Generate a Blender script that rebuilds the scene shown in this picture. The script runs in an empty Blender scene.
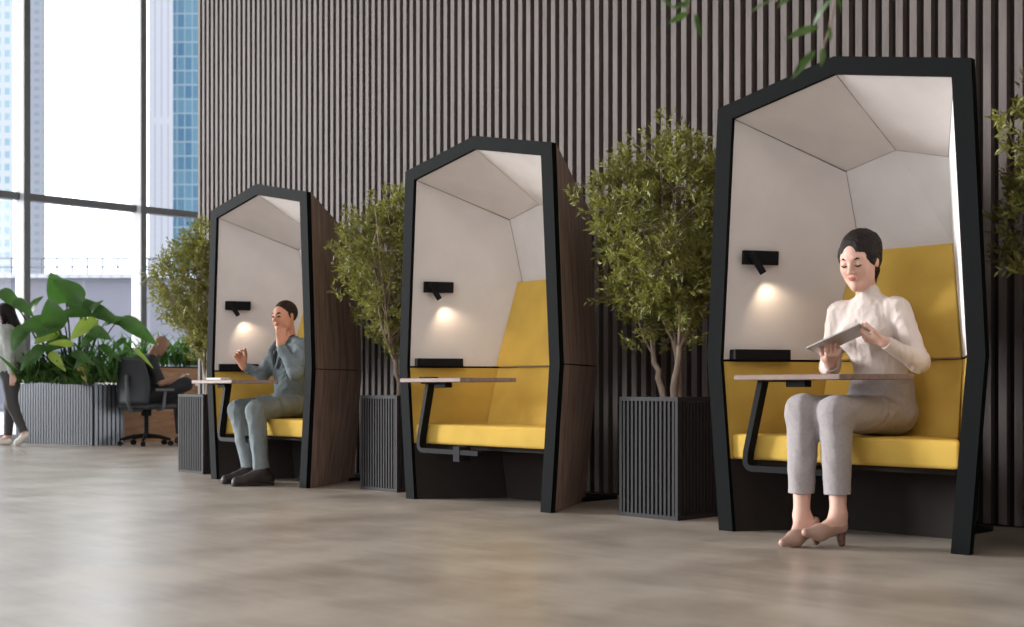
import bpy, bmesh, math, random
import numpy as np
from mathutils import Vector, Matrix, Euler
random.seed(7); rng = np.random.RandomState(7)
PI = math.pi
SC = bpy.context.scene
COL = SC.collection
# ---------------------------------------------------------------- materials
def new_mat(name):
    m = bpy.data.materials.new(name); m.use_nodes = True
    nt = m.node_tree; b = nt.nodes['Principled BSDF']
    return m, nt, b
def N(nt, t, **k):
    n = nt.nodes.new(t)
    for a, v in k.items(): setattr(n, a, v)
    return n
def mat(name, col, rough=.6, metal=0, var=0.0, scale=8, stretch=(1,1,1), bump=0, bscale=200, bstretch=(1,1,1), spec=.5, trans=0, sheen=0, detail=4):
    m, nt, b = new_mat(name)
    b.inputs['Base Color'].default_value = (*col, 1)
    b.inputs['Roughness'].default_value = rough
    b.inputs['Metallic'].default_value = metal
    b.inputs['Specular IOR Level'].default_value = spec
    if sheen: b.inputs['Sheen Weight'].default_value = sheen
    tc = N(nt, 'ShaderNodeTexCoord')
    if var:
        mp = N(nt, 'ShaderNodeMapping'); mp.inputs['Scale'].default_value = stretch
        nz = N(nt, 'ShaderNodeTexNoise'); nz.inputs['Scale'].default_value = scale; nz.inputs['Detail'].default_value = detail
        cr = N(nt, 'ShaderNodeValToRGB')
        cr.color_ramp.elements[0].position = .3; cr.color_ramp.elements[1].position = .7
        cr.color_ramp.elements[0].color = (*[c*(1-var) for c in col], 1)
        cr.color_ramp.elements[1].color = (*[min(1, c*(1+var)) for c in col], 1)
        nt.links.new(tc.outputs['Object'], mp.inputs[0]); nt.links.new(mp.outputs[0], nz.inputs[0])
        nt.links.new(nz.outputs[0], cr.inputs[0]); nt.links.new(cr.outputs[0], b.inputs['Base Color'])
    if bump:
        mp2 = N(nt, 'ShaderNodeMapping'); mp2.inputs['Scale'].default_value = bstretch
        n2 = N(nt, 'ShaderNodeTexNoise'); n2.inputs['Scale'].default_value = bscale
        bp = N(nt, 'ShaderNodeBump'); bp.inputs['Strength'].default_value = bump; bp.inputs['Distance'].default_value = .01
        nt.links.new(tc.outputs['Object'], mp2.inputs[0]); nt.links.new(mp2.outputs[0], n2.inputs[0])
        nt.links.new(n2.outputs[0], bp.inputs['Height']); nt.links.new(bp.outputs[0], b.inputs['Normal'])
    if trans:
        out = nt.nodes['Material Output']; tr = N(nt, 'ShaderNodeBsdfTranslucent'); mx = N(nt, 'ShaderNodeMixShader')
        tr.inputs[0].default_value = (col[0]*1.6, col[1]*1.7, col[2]*1.1, 1); mx.inputs[0].default_value = trans
        nt.links.new(b.outputs[0], mx.inputs[1]); nt.links.new(tr.outputs[0], mx.inputs[2]); nt.links.new(mx.outputs[0], out.inputs[0])
    return m
M = {}
M['frame'] = mat('matte_black_frame', (.0055,.006,.0065), .7, spec=.06)
M['grey_fabric'] = mat('light_grey_fabric', (.65,.605,.585), .95, var=.04, scale=5, bump=.15, bscale=350, spec=.1)
M['yellow_fabric'] = mat('mustard_fabric', (.57,.37,.080), .95, var=.07, scale=6, bump=.2, bscale=350, spec=.1)
M['walnut'] = mat('dark_walnut_laminate', (.36,.255,.21), .5, var=.40, scale=5, stretch=(7,7,.35), spec=.35, detail=7)
M['dark_panel'] = mat('dark_brown_panel', (.026,.020,.018), .7, spec=.15)
M['black_metal'] = mat('black_metal', (.010,.010,.011), .6, spec=.08)
M['table_wood'] = mat('table_walnut', (.20,.13,.105), .6, var=.2, scale=12, stretch=(.6,6,1))
M['slat'] = mat('slat_wood', (.140,.116,.109), .65, var=.16, scale=3, stretch=(9,9,1.2), spec=.25, detail=6)
M['slat_back'] = mat('slat_backing_felt', (.032,.023,.022), .9)
M['planter'] = mat('dark_planter_slat', (.036,.034,.036), .65, spec=.15)
M['planter_in'] = mat('planter_inner_black', (.008,.008,.008), .8)
M['soil'] = mat('soil', (.03,.02,.014), .95, var=.4, scale=60, bump=.6, bscale=60)
M['bark'] = mat('pale_bark', (.30,.23,.18), .85, var=.3, scale=30, stretch=(1,1,.3), bump=.4, bscale=60)
M['olive_leaf'] = mat('olive_leaf', (.20,.195,.05), .55, var=.45, scale=14, trans=.28)
M['hang_leaf'] = mat('dark_green_leaf', (.045,.10,.016), .45, var=.35, scale=30, trans=.25)
M['big_leaf'] = mat('big_green_leaf', (.05,.13,.025), .35, var=.3, scale=7, stretch=(1,1,1), trans=.3, spec=.5)
M['lime_leaf'] = mat('lime_leaf', (.33,.44,.08), .45, var=.2, scale=7, trans=.4)
M['dry_leaf'] = mat('dry_leaf', (.60,.44,.13), .6, var=.2, scale=10, trans=.3)
M['dark_leaf'] = mat('undergrowth_leaf', (.05,.12,.02), .5, var=.5, scale=9, trans=.2)
M['mullion'] = mat('white_mullion', (.62,.62,.65), .95, spec=.03)
M['mullion_dark'] = mat('transom_and_shade_grey', (.11,.112,.12), .5)  # transom grey; also painted shade on the inner faces of the fins
M['white_wall'] = mat('white_plaster', (.72,.70,.68), .8, var=.02, scale=2)
M['ceiling'] = mat('ceiling_plaster', (.55,.53,.51), .9)
M['crate_wood'] = mat('orange_brown_wood', (.34,.17,.075), .5, var=.3, scale=4, stretch=(1,1,6), detail=6)
M['skin_w'] = mat('fair_skin', (.64,.385,.305), .55, var=.05, scale=20, spec=.35)
M['skin_m'] = mat('tanned_skin', (.47,.215,.13), .55, var=.05, scale=20, spec=.35)
M['skin_d'] = mat('brown_skin', (.30,.155,.10), .5, spec=.35)
M['lips'] = mat('rose_lips', (.55,.16,.15), .4)
M['lips_m'] = mat('muted_lips', (.42,.17,.12), .5)
M['hair_dark'] = mat('dark_brown_hair', (.012,.0075,.0065), .5, spec=.22, var=.4, scale=30, stretch=(3,3,.6), bump=.5, bscale=150, bstretch=(3,3,.5))
M['hair_brown'] = mat('short_brown_hair', (.024,.012,.008), .7, spec=.12, var=.4, scale=60, bump=.5, bscale=200)
M['sweater'] = mat('cream_knit', (.60,.515,.475), .9, var=.03, scale=10, bump=.25, bscale=45, bstretch=(1,1,.6), spec=.15)
M['trousers_w'] = mat('taupe_check_cloth', (.33,.295,.30), .9, var=.07, scale=70, bump=.25, bscale=22, spec=.15)
M['shoe_nude'] = mat('nude_leather', (.40,.25,.20), .4)
M['shoe_heel'] = mat('brown_heel', (.13,.06,.045), .5)
M['suit'] = mat('grey_blue_suit', (.125,.150,.162), .85, var=.08, scale=25, bump=.4, bscale=16, spec=.2)
M['suit_trousers'] = mat('grey_blue_suit_trousers', (.175,.20,.21), .85, var=.08, scale=25, bump=.4, bscale=14, spec=.2)
M['shirt_dark'] = mat('navy_shirt', (.018,.022,.035), .8)
M['boot'] = mat('dark_brown_boot', (.018,.010,.009), .55)
M['hoodie'] = mat('pale_grey_jacket', (.46,.48,.46), .9, bump=.4, bscale=12)
M['leggings'] = mat('charcoal_trousers', (.065,.06,.062), .8)
M['white_shoe'] = mat('white_shoe', (.72,.68,.62), .6)
M['black_cloth'] = mat('black_cloth', (.018,.018,.022), .85)
M['mesh_chair'] = mat('office_chair_black', (.022,.024,.030), .6)
M['chair_grey'] = mat('office_chair_grey', (.10,.105,.11), .5)
M['tablet'] = mat('tablet_grey', (.42,.40,.39), .35, metal=.2)
M['screen'] = mat('tablet_screen', (.02,.02,.02), .1)
M['paper'] = mat('white_paper', (.85,.85,.85), .6)
M['pave'] = mat('street_paving', (.34,.34,.36), .9, var=.1, scale=.3)
M['box_grey'] = mat('grey_outlet_box', (.022,.022,.026), .7, spec=.1)

def floor_mat():
    m, nt, b = new_mat('polished_concrete'); tc = N(nt, 'ShaderNodeTexCoord')
    def noise(scale, st, det):
        mp = N(nt, 'ShaderNodeMapping'); mp.inputs['Scale'].default_value = st
        n = N(nt, 'ShaderNodeTexNoise'); n.inputs['Scale'].default_value = scale; n.inputs['Detail'].default_value = det; n.inputs['Roughness'].default_value = .6
        nt.links.new(tc.outputs['Object'], mp.inputs[0]); nt.links.new(mp.outputs[0], n.inputs[0]); return n
    a = noise(2.0, (1,1,1), 9); s = noise(3.0, (.5,5,1), 6)
    ad = N(nt, 'ShaderNodeMix', data_type='FLOAT'); ad.inputs[0].default_value = .22
    nt.links.new(a.outputs[0], ad.inputs[2]); nt.links.new(s.outputs[0], ad.inputs[3])
    cr = N(nt, 'ShaderNodeValToRGB'); e = cr.color_ramp.elements
    e[0].position = .38; e[0].color = (.34,.285,.238,1); e[1].position = .60; e[1].color = (.51,.445,.380,1)
    nt.links.new(ad.outputs[0], cr.inputs[0]); nt.links.new(cr.outputs[0], b.inputs['Base Color'])
    r = N(nt, 'ShaderNodeMapRange'); r.inputs[3].default_value = .22; r.inputs[4].default_value = .42
    nt.links.new(a.outputs[0], r.inputs[0]); nt.links.new(r.outputs[0], b.inputs['Roughness'])
    bp = N(nt, 'ShaderNodeBump'); bp.inputs['Strength'].default_value = .05; nt.links.new(a.outputs[0], bp.inputs['Height']); nt.links.new(bp.outputs[0], b.inputs['Normal'])
    return m
M['floor'] = floor_mat()
def glass_mat():
    m = bpy.data.materials.new('window_glass'); m.use_nodes = True; nt = m.node_tree
    nt.nodes.remove(nt.nodes['Principled BSDF']); out = nt.nodes['Material Output']
    t = N(nt, 'ShaderNodeBsdfTransparent'); t.inputs[0].default_value = (.95,.97,.98,1)
    g = N(nt, 'ShaderNodeBsdfGlossy'); g.inputs['Roughness'].default_value = .02
    fr = N(nt, 'ShaderNodeFresnel'); fr.inputs[0].default_value = 1.45; mx = N(nt, 'ShaderNodeMixShader')
    nt.links.new(fr.outputs[0], mx.inputs[0]); nt.links.new(t.outputs[0], mx.inputs[1]); nt.links.new(g.outputs[0], mx.inputs[2]); nt.links.new(mx.outputs[0], out.inputs[0])
    return m
M['glass'] = glass_mat()
def facade_mat(name, c1, c2, sc, mortar=.03, rh=.35, rw=.5, rough=.4, c3=None):
    m, nt, b = new_mat(name); tc = N(nt, 'ShaderNodeTexCoord'); sp = N(nt, 'ShaderNodeSeparateXYZ'); cb = N(nt, 'ShaderNodeCombineXYZ')
    ad = N(nt, 'ShaderNodeMath', operation='ADD')
    nt.links.new(tc.outputs['Object'], sp.inputs[0]); nt.links.new(sp.outputs[0], ad.inputs[0]); nt.links.new(sp.outputs[1], ad.inputs[1])
    nt.links.new(ad.outputs[0], cb.inputs[0]); nt.links.new(sp.outputs[2], cb.inputs[1])
    br = N(nt, 'ShaderNodeTexBrick'); br.offset = 0; br.inputs['Scale'].default_value = sc; br.inputs['Mortar Size'].default_value = mortar
    br.inputs['Brick Width'].default_value = rw; br.inputs['Row Height'].default_value = rh
    br.inputs[1].default_value = (*c1, 1); br.inputs[2].default_value = (*(c3 or c1), 1); br.inputs[3].default_value = (*c2, 1)
    nt.links.new(cb.outputs[0], br.inputs[0]); nt.links.new(br.outputs[0], b.inputs['Base Color']); b.inputs['Roughness'].default_value = rough
    return m

# ---------------------------------------------------------------- mesh helpers
def link(name, me, m=None, parent=None):
    o = bpy.data.objects.new(name, me); COL.objects.link(o)
    if parent: o.parent = parent
    if m is not None:
        for mm in (m if isinstance(m, (list, tuple)) else [m]): me.materials.append(mm)
    return o
def obj(name, bm, m, parent=None, smooth=False):
    me = bpy.data.meshes.new(name); bmesh.ops.recalc_face_normals(bm, faces=bm.faces[:]); bm.to_mesh(me); bm.free()
    if smooth: me.shade_smooth()
    return link(name, me, m, parent)
def raw(name, V, Fc, m, parent=None, smooth=True):
    V = np.asarray(V, np.float32); Fc = np.asarray(Fc, np.int32); me = bpy.data.meshes.new(name)
    k = Fc.shape[1]
    me.vertices.add(len(V)); me.vertices.foreach_set('co', V.ravel())
    me.loops.add(Fc.size); me.loops.foreach_set('vertex_index', Fc.ravel())
    me.polygons.add(len(Fc)); me.polygons.foreach_set('loop_start', np.arange(len(Fc))*k)
    me.update(calc_edges=True); me.validate()
    if smooth: me.shade_smooth()
    return link(name, me, m, parent)
def thing(name, label, cat, loc=(0,0,0), rz=0, group=None):
    o = bpy.data.objects.new(name, None); COL.objects.link(o); o.empty_display_size = .1
    o.location = loc; o.rotation_euler = (0,0,rz); o['label'] = label; o['category'] = cat
    if group: o['group'] = group
    return o
def tag(o, label, cat, group=None):
    o['label'] = label; o['category'] = cat
    if group: o['group'] = group
    return o
def struct(name, bm, m):
    o = obj(name, bm, m); o['kind'] = 'structure'; return o
def box(bm, lo, hi, rot=None):
    vs = [bm.verts.new((x,y,z)) for x in (lo[0],hi[0]) for y in (lo[1],hi[1]) for z in (lo[2],hi[2])]
    if rot is not None:
        c = (Vector(lo)+Vector(hi))/2
        for v in vs: v.co = c + rot @ (v.co-c)
    for f in ((0,1,3,2),(4,6,7,5),(0,4,5,1),(2,3,7,6),(0,2,6,4),(1,5,7,3)): bm.faces.new([vs[i] for i in f])
    return vs
def bevel(bm, w, seg=2, edges=None):
    bmesh.ops.bevel(bm, geom=edges or bm.edges[:], offset=w, segments=seg, affect='EDGES', profile=.6, clamp_overlap=True)
def prism(bm, pts, off):
    """closed slab from a polygon and an offset vector"""
    a = [bm.verts.new(p) for p in pts]; b = [bm.verts.new(Vector(p)+Vector(off)) for p in pts]
    bm.faces.new(a); bm.faces.new(b[::-1]); n = len(a)
    for i in range(n): bm.faces.new((a[i], b[i], b[(i+1)%n], a[(i+1)%n]))
def slab(bm, pts, t, gap=.0025):
    """panel of thickness t behind the polygon, away from its normal"""
    p = [Vector(q) for q in pts]; n = Vector((0,0,0))
    for i in range(len(p)): n += (p[i]-p[0]).cross(p[(i+1)%len(p)]-p[0])
    n.normalize(); c = sum(p, Vector((0,0,0)))/len(p)
    prism(bm, [q+(c-q).normalized()*gap*1.4 for q in p], -n*t)
def tube(bm, path, radii, seg=8, caps=True):
    path = [Vector(p) for p in path]
    if not hasattr(radii, '__len__'): radii = [radii]*len(path)
    rings = []; up = Vector((0,0,1)); prev = None
    for i, p in enumerate(path):
        d = (path[min(i+1,len(path)-1)]-path[max(i-1,0)]).normalized()
        if prev is None: u = d.cross(up if abs(d.z)<.9 else Vector((1,0,0))).normalized()
        else: u = (prev-d*prev.dot(d)).normalized()
        prev = u; w = d.cross(u)
        rings.append([bm.verts.new(p+(u*math.cos(2*PI*k/seg)+w*math.sin(2*PI*k/seg))*radii[i]) for k in range(seg)])
    for a, b in zip(rings, rings[1:]):
        for k in range(seg): bm.faces.new((a[k], a[(k+1)%seg], b[(k+1)%seg], b[k]))
    if caps: bm.faces.new(rings[0][::-1]); bm.faces.new(rings[-1])
def sweep(bm, path, hw, hh, nrm):
    """rectangular bar swept along a path; nrm = bar width direction"""
    path = [Vector(p) for p in path]; nrm = Vector(nrm).normalized(); rings = []
    for i, p in enumerate(path):
        d = (path[min(i+1,len(path)-1)]-path[max(i-1,0)]).normalized(); w = d.cross(nrm).normalized()
        rings.append([bm.verts.new(p+nrm*a*hw+w*b*hh) for a, b in ((-1,-1),(1,-1),(1,1),(-1,1))])
    for a, b in zip(rings, rings[1:]):
        for k in range(4): bm.faces.new((a[k], a[(k+1)%4], b[(k+1)%4], b[k]))
    bm.faces.new(rings[0][::-1]); bm.faces.new(rings[-1])
def bez(p0, p1, p2, n=8):
    p0, p1, p2 = map(Vector, (p0,p1,p2))
    return [p0*(1-t)**2+p1*2*t*(1-t)+p2*t*t for t in [i/n for i in range(n+1)]]

# ---------------------------------------------------------------- implicit bodies (smooth unions turned into one surface)
def nrm(v): v = np.asarray(v, float); return v/np.linalg.norm(v)
def cap(a, b, r1, r2=None, k=.02, sq=None):
    return ('cap', np.asarray(a,float), np.asarray(b,float), r1, r1 if r2 is None else r2, k, sq)
def ell(c, r, k=.02, R=None): return ('ell', np.asarray(c,float), np.asarray(r,float), R if R is not None else np.eye(3), k)
def sub(p): return ('sub', p)
def cut(pt, n, rad): return ('cut', np.asarray(pt,float), nrm(n), rad)
def chain(pts, rs, k=.02, sq=None): return [cap(pts[i], pts[i+1], rs[i], rs[i+1], k, sq) for i in range(len(pts)-1)]
def pbounds(p):
    if p[0] == 'cap':
        r = max(p[3], p[4])
        if p[6]: r *= max(1, p[6][1])
        return np.minimum(p[1],p[2])-r, np.maximum(p[1],p[2])+r, p[5]
    if p[0] == 'ell': r = np.max(p[2]); return p[1]-r, p[1]+r, p[4]
    if p[0] == 'cut': return p[1]-p[3], p[1]+p[3], 0
def pdist(p, P):
    if p[0] == 'cap':
        a, b = p[1], p[2]; q = P-a; ab = b-a; s = 1
        if p[6]:
            ax, f = nrm(p[6][0]), p[6][1]
            q = q + (q@ax)[...,None]*ax*(1/f-1); ab = ab + (ab@ax)*ax*(1/f-1); s = min(1, f)
        t = np.clip((q@ab)/max(ab@ab, 1e-9), 0, 1)
        return (np.linalg.norm(q-t[...,None]*ab, axis=-1)-(p[3]+(p[4]-p[3])*t))*s
    if p[0] == 'ell':
        q = (P-p[1])@p[3]; r = p[2]
        k0 = np.linalg.norm(q/r, axis=-1); k1 = np.linalg.norm(q/(r*r), axis=-1)
        return k0*(k0-1)/np.maximum(k1, 1e-6)
def implicit(prims, vox):
    los, his = zip(*[pbounds(p)[:2] for p in prims if p[0] in ('cap','ell')])
    lo = np.min(los,0)-4*vox; hi = np.max(his,0)+4*vox
    n = np.ceil((hi-lo)/vox).astype(int)+1
    D = np.full(n, 1., np.float32)
    for p in prims:
        q = p[1] if p[0] == 'sub' else p
        l, h, k = pbounds(q); pad = k+3*vox
        i0 = np.clip(np.floor((l-pad-lo)/vox).astype(int), 0, n-1); i1 = np.clip(np.ceil((h+pad-lo)/vox).astype(int)+1, 1, n)
        if np.any(i1 <= i0): continue
        g = np.stack(np.meshgrid(*[lo[a]+np.arange(i0[a], i1[a])*vox for a in range(3)], indexing='ij'), -1)
        S = D[i0[0]:i1[0], i0[1]:i1[1], i0[2]:i1[2]]
        if p[0] == 'cut':
            w = g-q[1]; inside = (w*w).sum(-1) < q[3]**2
            S[...] = np.where(inside, np.maximum(S, w@q[2]), S); continue
        d = pdist(q, g)
        if p[0] == 'sub':
            hh = np.maximum(k-np.abs(S+d), 0)/max(k,1e-6); S[...] = np.maximum(S, -d)+hh*hh*k*.25
        else:
            hh = np.maximum(k-np.abs(S-d), 0)/max(k,1e-6); S[...] = np.minimum(S, d)-hh*hh*k*.25
    # surface nets
    C = [(a,b,c) for a in (0,1) for b in (0,1) for c in (0,1)]
    ins = D < 0; m = [x-1 for x in D.shape]
    cnt = np.zeros(m, np.int8)
    for a,b,c in C: cnt += ins[a:a+m[0], b:b+m[1], c:c+m[2]]
    I, J, K = np.nonzero((cnt > 0) & (cnt < 8))
    vals = {cc: D[I+cc[0], J+cc[1], K+cc[2]] for cc in C}
    acc = np.zeros((len(I),3)); num = np.zeros(len(I))
    for c0 in C:
        for ax in range(3):
            if c0[ax]: continue
            c1 = list(c0); c1[ax] = 1; c1 = tuple(c1)
            va, vb = vals[c0], vals[c1]; s = (va < 0) != (vb < 0)
            t = np.where(s, va/np.where(s, va-vb, 1), 0)
            pos = np.tile(np.array(c0, float), (len(I),1)); pos[:,ax] += t
            acc[s] += pos[s]; num[s] += 1
    V = lo + (np.stack([I,J,K],1)+acc/num[:,None])*vox
    idx = -np.ones(m, np.int32); idx[I,J,K] = np.arange(len(I)); F = []
    for ax in range(3):
        o1, o2 = [(1,2),(2,0),(0,1)][ax]
        sl0 = [slice(1,-1)]*3; sl0[ax] = slice(0,-1); sl1 = list(sl0); sl1[ax] = slice(1,None)
        A = ins[tuple(sl0)]; B = ins[tuple(sl1)]
        for flip in (0,1):
            X = (A & ~B) if not flip else (~A & B)
            ii = np.stack(np.nonzero(X), 1)
            for a in range(3):
                if a != ax: ii[:,a] += 1
            def g(d1, d2):
                j = ii.copy(); j[:,o1] += d1; j[:,o2] += d2; return idx[j[:,0], j[:,1], j[:,2]]
            q = np.stack([g(-1,-1), g(0,-1), g(0,0), g(-1,0)], 1)
            if flip: q = q[:, ::-1]
            F.append(q)
    F = np.concatenate(F); F = F[(F >= 0).all(1)]
    return V, F
def body(name, prims, vox, m, parent=None):
    V, F = implicit(prims, vox); return raw(name, V, F, m, parent)
def crease(o, amp, wl, seedn=1, stretch=(1,1,1)):
    """gentle cloth folds: displace along the normals by warped waves"""
    me = o.data; n = len(me.vertices); V = np.zeros(n*3); me.vertices.foreach_get('co', V); V = V.reshape(-1,3)
    Nn = np.zeros(n*3); me.vertex_normals.foreach_get('vector', Nn); Nn = Nn.reshape(-1,3); r = np.random.RandomState(seedn)
    P = V*np.array(stretch)*(2*PI/wl); W = np.zeros_like(P)
    for i in range(3): W[:,i] = np.sin(P@r.normal(size=3)*.45+r.uniform(0,6))*1.3
    P = P+W; d = np.zeros(n)
    for i in range(6): d += (1-2*np.abs(np.sin((P@r.normal(size=3))*.5+r.uniform(0,6)))**.8)/6*1.6
    V += Nn*(d*amp)[:,None]; me.vertices.foreach_set('co', V.ravel()); me.update(); return o
def infl(prims, t):
    o = []
    for p in prims:
        if p[0] == 'cap': o.append(('cap', p[1], p[2], p[3]+t, p[4]+t, p[5], p[6]))
        elif p[0] == 'ell': o.append(('ell', p[1], p[2]+t, p[3], p[4]))
        else: o.append(p)
    return o
def frame_of(fwd, up=(0,0,1)):
    f = nrm(fwd); r = nrm(np.cross(f, up)); u = np.cross(r, f)
    return np.stack([r, f, u], 1)          # columns: right, forward, up
def head_prims(H, R, s=1., male=False):
    L = lambda x,y,z: H + R@(np.array([x,y,z])*s)
    e = lambda c, r, k: ell(L(*c), np.array(r)*s, k*s, R)
    c_ = lambda a, b, r1, r2, k: cap(L(*a), L(*b), r1*s, r2*s, k*s)
    jw = .040 if male else .033
    P = [e((0,-.012,.026), (.073,.092,.087), .02), e((0,.022,-.018), (.060,.062,.086), .03),
         c_((-jw,.022,-.066), (0,.060,-.094), .026, .016, .03), c_((jw,.022,-.066), (0,.060,-.094), .026, .016, .03)]
    for q in (-1,1):
        P += [e((q*.036,.050,-.024), (.022,.022,.024), .025), c_((q*.012,.080,.024), (q*.042,.066,.026), .008, .008, .014),
              sub(e((q*.031,.098,.004), (.017,.018,.013), .016)), e((q*.031,.071,.003), (.0145,.0135,.0135), .006),
              e((q*.073,-.006,-.004), (.007,.017,.030), .008)]
    P += [c_((0,.082,.014), (0,.104,-.026), .006, .0095, .014), e((-.010,.096,-.030), (.007,.008,.006), .008), e((.010,.096,-.030), (.007,.008,.006), .008),
          e((0,.088,-.052), (.021,.009,.005), .006), e((0,.086,-.0605), (.017,.010,.006), .005)]
    return P, L
def hand_prims(W, Fd, Nd, left, s=1., curl=(35,45,30), thumb=(.5,.6), spread=1.):
    """wrist, finger direction, palm normal; thumb side follows from handedness"""
    F_ = nrm(Fd); N_ = nrm(np.asarray(Nd,float)-F_*np.dot(Nd,F_)); T = np.cross(N_, F_) if left else np.cross(F_, N_)
    p = lambda f, n, t: W + (F_*f + N_*n + T*t)*s
    P = []
    for t0, t1 in ((.020,.027),(.007,.009),(-.007,-.010),(-.018,-.026)):
        P.append(cap(p(.0,0,t0*.7), p(.082,0,t1), .0135*s, .0115*s, .014*s))
    P.append(cap(p(.01,.004,.02), p(.045,.008,.034), .014*s, .012*s, .014*s))
    offs = (.028,.0095,-.0095,-.027); lens = (.070,.078,.073,.057); cr = curl if hasattr(curl[0], '__len__') else [curl]*4
    for o, Ln, cu in zip(offs, lens, cr):
        a = 0; q = p(.084,0,o); r = .0088
        for seg, ang in zip((.45,.31,.24), cu):
            a += math.radians(ang); d = F_*math.cos(a)+N_*math.sin(a)+T*(o*1.2*spread)
            q2 = q+nrm(d)*Ln*seg*s; P.append(cap(q, q2, r*s, (r-.0009)*s, .003*s)); q = q2; r -= .0009
    a = p(.028,.006,.034); d1 = nrm(F_*.75+T*thumb[0]+N_*thumb[1]*.6); b = a+d1*.036*s; d2 = nrm(F_*.9+T*(thumb[0]-.35)+N_*thumb[1]); c = b+d2*.030*s; e = c+nrm(d2+N_*.2)*.022*s
    P += [cap(a,b,.0125*s,.0105*s,.008*s), cap(b,c,.0105*s,.0095*s,.004*s), cap(c,e,.0095*s,.0085*s,.004*s)]
    return P, p

# ================================================================= SETTING
F = 4.857                      # y of the booth fronts
WY = 5.975                     # y of the slat fronts
XL, XR, YS, YN, CZ = -16.3, 5.0, -9.0, 15.0, 6.6
bm = bmesh.new(); box(bm, (XL-.1,YS,-.2), (XR,YN,0)); struct('floor', bm, M['floor'])
bm = bmesh.new(); box(bm, (XL-.1,YS,CZ), (XR,YN,CZ+.2)); struct('ceiling', bm, M['ceiling'])
# slatted wood wall
bm = bmesh.new(); box(bm, (-10.56,WY+.045,0), (XR,WY+.30,CZ))
wl = struct('wall_back', bm, M['slat_back'])
bm = bmesh.new(); x = -10.56; PITCH = .0795
while x < XR-.05:
    box(bm, (x,WY,.012), (x+PITCH*.50,WY+.05,CZ)); x += PITCH
sl = obj('slats', bm, M['slat'], wl)
bm = bmesh.new(); box(bm, (XR,YS,0), (XR+.2,WY+.3,CZ)); struct('wall_right', bm, M['white_wall'])
bm = bmesh.new(); box(bm, (-10.2,YN,0), (XR,YN+.2,CZ)); box(bm, (XL-.1,YN,0), (-10.2,YN+.2,CZ)); struct('wall_far', bm, M['white_wall'])

def glazing(idx, axis, pos, a0, a1, marks, fin_w, dep, zs, inward):
    """curtain wall on the plane axis=pos between a0 and a1, fins at marks, transoms at heights zs"""
    root = bpy.data.objects.new('window_%d' % idx, None); COL.objects.link(root); root['kind'] = 'structure'
    def bx(bm, p0, p1, a, b, z0, z1):
        if axis == 'x': box(bm, (min(p0,p1),a,z0), (max(p0,p1),b,z1))
        else: box(bm, (a,min(p0,p1),z0), (b,max(p0,p1),z1))
    for m0 in marks:
        bm = bmesh.new(); bx(bm, pos-inward*.06, pos+inward*dep, m0, m0+fin_w, 0, CZ); f = obj('mullion', bm, M['mullion'], root)
        bm = bmesh.new(); bx(bm, pos+inward*dep, pos+inward*(dep+.012), m0+.004, m0+fin_w-.0, 0, CZ); obj('mullion_shade_strip', bm, M['mullion_dark'], f)  # dark strip paints the shade on the fin's unlit inner face
    for z0 in zs:
        bm = bmesh.new(); bx(bm, pos-inward*.04, pos+inward*.09, a0, a1, z0-.045, z0+.045); obj('transom', bm, M['mullion_dark'], root)
    bm = bmesh.new(); bx(bm, pos-inward*.05, pos+inward*.12, a0, a1, 0, .09); obj('sill', bm, M['mullion'], root)
    ms = sorted(marks)
    for i in range(len(ms)-1):
        bm = bmesh.new(); bx(bm, pos-.006, pos+.006, ms[i]+fin_w, ms[i+1], 0, CZ); obj('pane', bm, M['glass'], root)
k = 16.3/15.7
P1, P2 = 6.284*k+.05, 7.86*k+.055
glazing(1, 'x', XL, YS, YN, [P1+(P2-P1)*j for j in range(-9, 6)], .085, .205, (.68+2.443*k,), 1)
glazing(2, 'y', YS, XL, -2.0, [XL+.2+2.01*j for j in range(8)], .085, .2, (3.2,), 1)  # unseen glazed side behind the camera, added to let in fill light
bm = bmesh.new(); box(bm, (-2.0,YS-.2,0), (XR,YS,CZ)); struct('wall_front', bm, M['white_wall'])

# ---- street and city outside
bm = bmesh.new(); box(bm, (-220,-160,-.4), (XL-.1,200,-.21)); struct('ground_street', bm, M['pave'])
def building(name, corners_xy, z1, m, label, z0=-.2, roofs=None):
    t = thing(name, label, 'building', (0,0,0)); bm = bmesh.new()
    prism(bm, [(x,y,z0) for x,y in corners_xy], (0,0,z1-z0)); obj('facade', bm, m, t)
    if roofs:
        bm = bmesh.new()
        for r in roofs: box(bm, *r)
        obj('roof_edge', bm, M['mullion'], t)
    return t
def ray(u, Z):
    t = (u-512)/1240.3; c, s = math.cos(math.radians(46.287)), math.sin(math.radians(46.287))
    return ((c*t-s)*Z, (s*t+c)*Z)
def wedge(u0, u1, Z, dp=14):
    a, b = ray(u0, Z), ray(u1, Z); s, c = math.sin(math.radians(46.287)), math.cos(math.radians(46.287))
    return [a, b, (b[0]*(1+dp/Z), b[1]*(1+dp/Z)), (a[0]*(1+dp/Z), a[1]*(1+dp/Z))]
M['b_blue'] = facade_mat('blue_glass_tower', (.06,.17,.28), (.30,.38,.44), .55, .035, .6, .45, .35, (.14,.28,.36))
M['b_pale'] = facade_mat('pale_striped_tower', (.30,.30,.35), (.40,.40,.44), .5, .12, 9., .3, .6)
M['b_lav'] = facade_mat('lavender_tower', (.38,.41,.50), (.50,.51,.56), .6, .10, .35, .5, .6)
M['b_low'] = facade_mat('low_grey_block', (.13,.135,.17), (.18,.185,.21), .35, .03, .9, 1.3, .7, (.16,.15,.18))
M['b_lattice'] = facade_mat('lattice_tower', (.15,.26,.33), (.36,.38,.40), .7, .12, .5, .5, .5, (.23,.33,.38))
building('glass_tower', wedge(173,260,95), 60, M['b_blue'], 'tall blue glass tower seen through the window beside the slatted wall', roofs=None)
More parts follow.
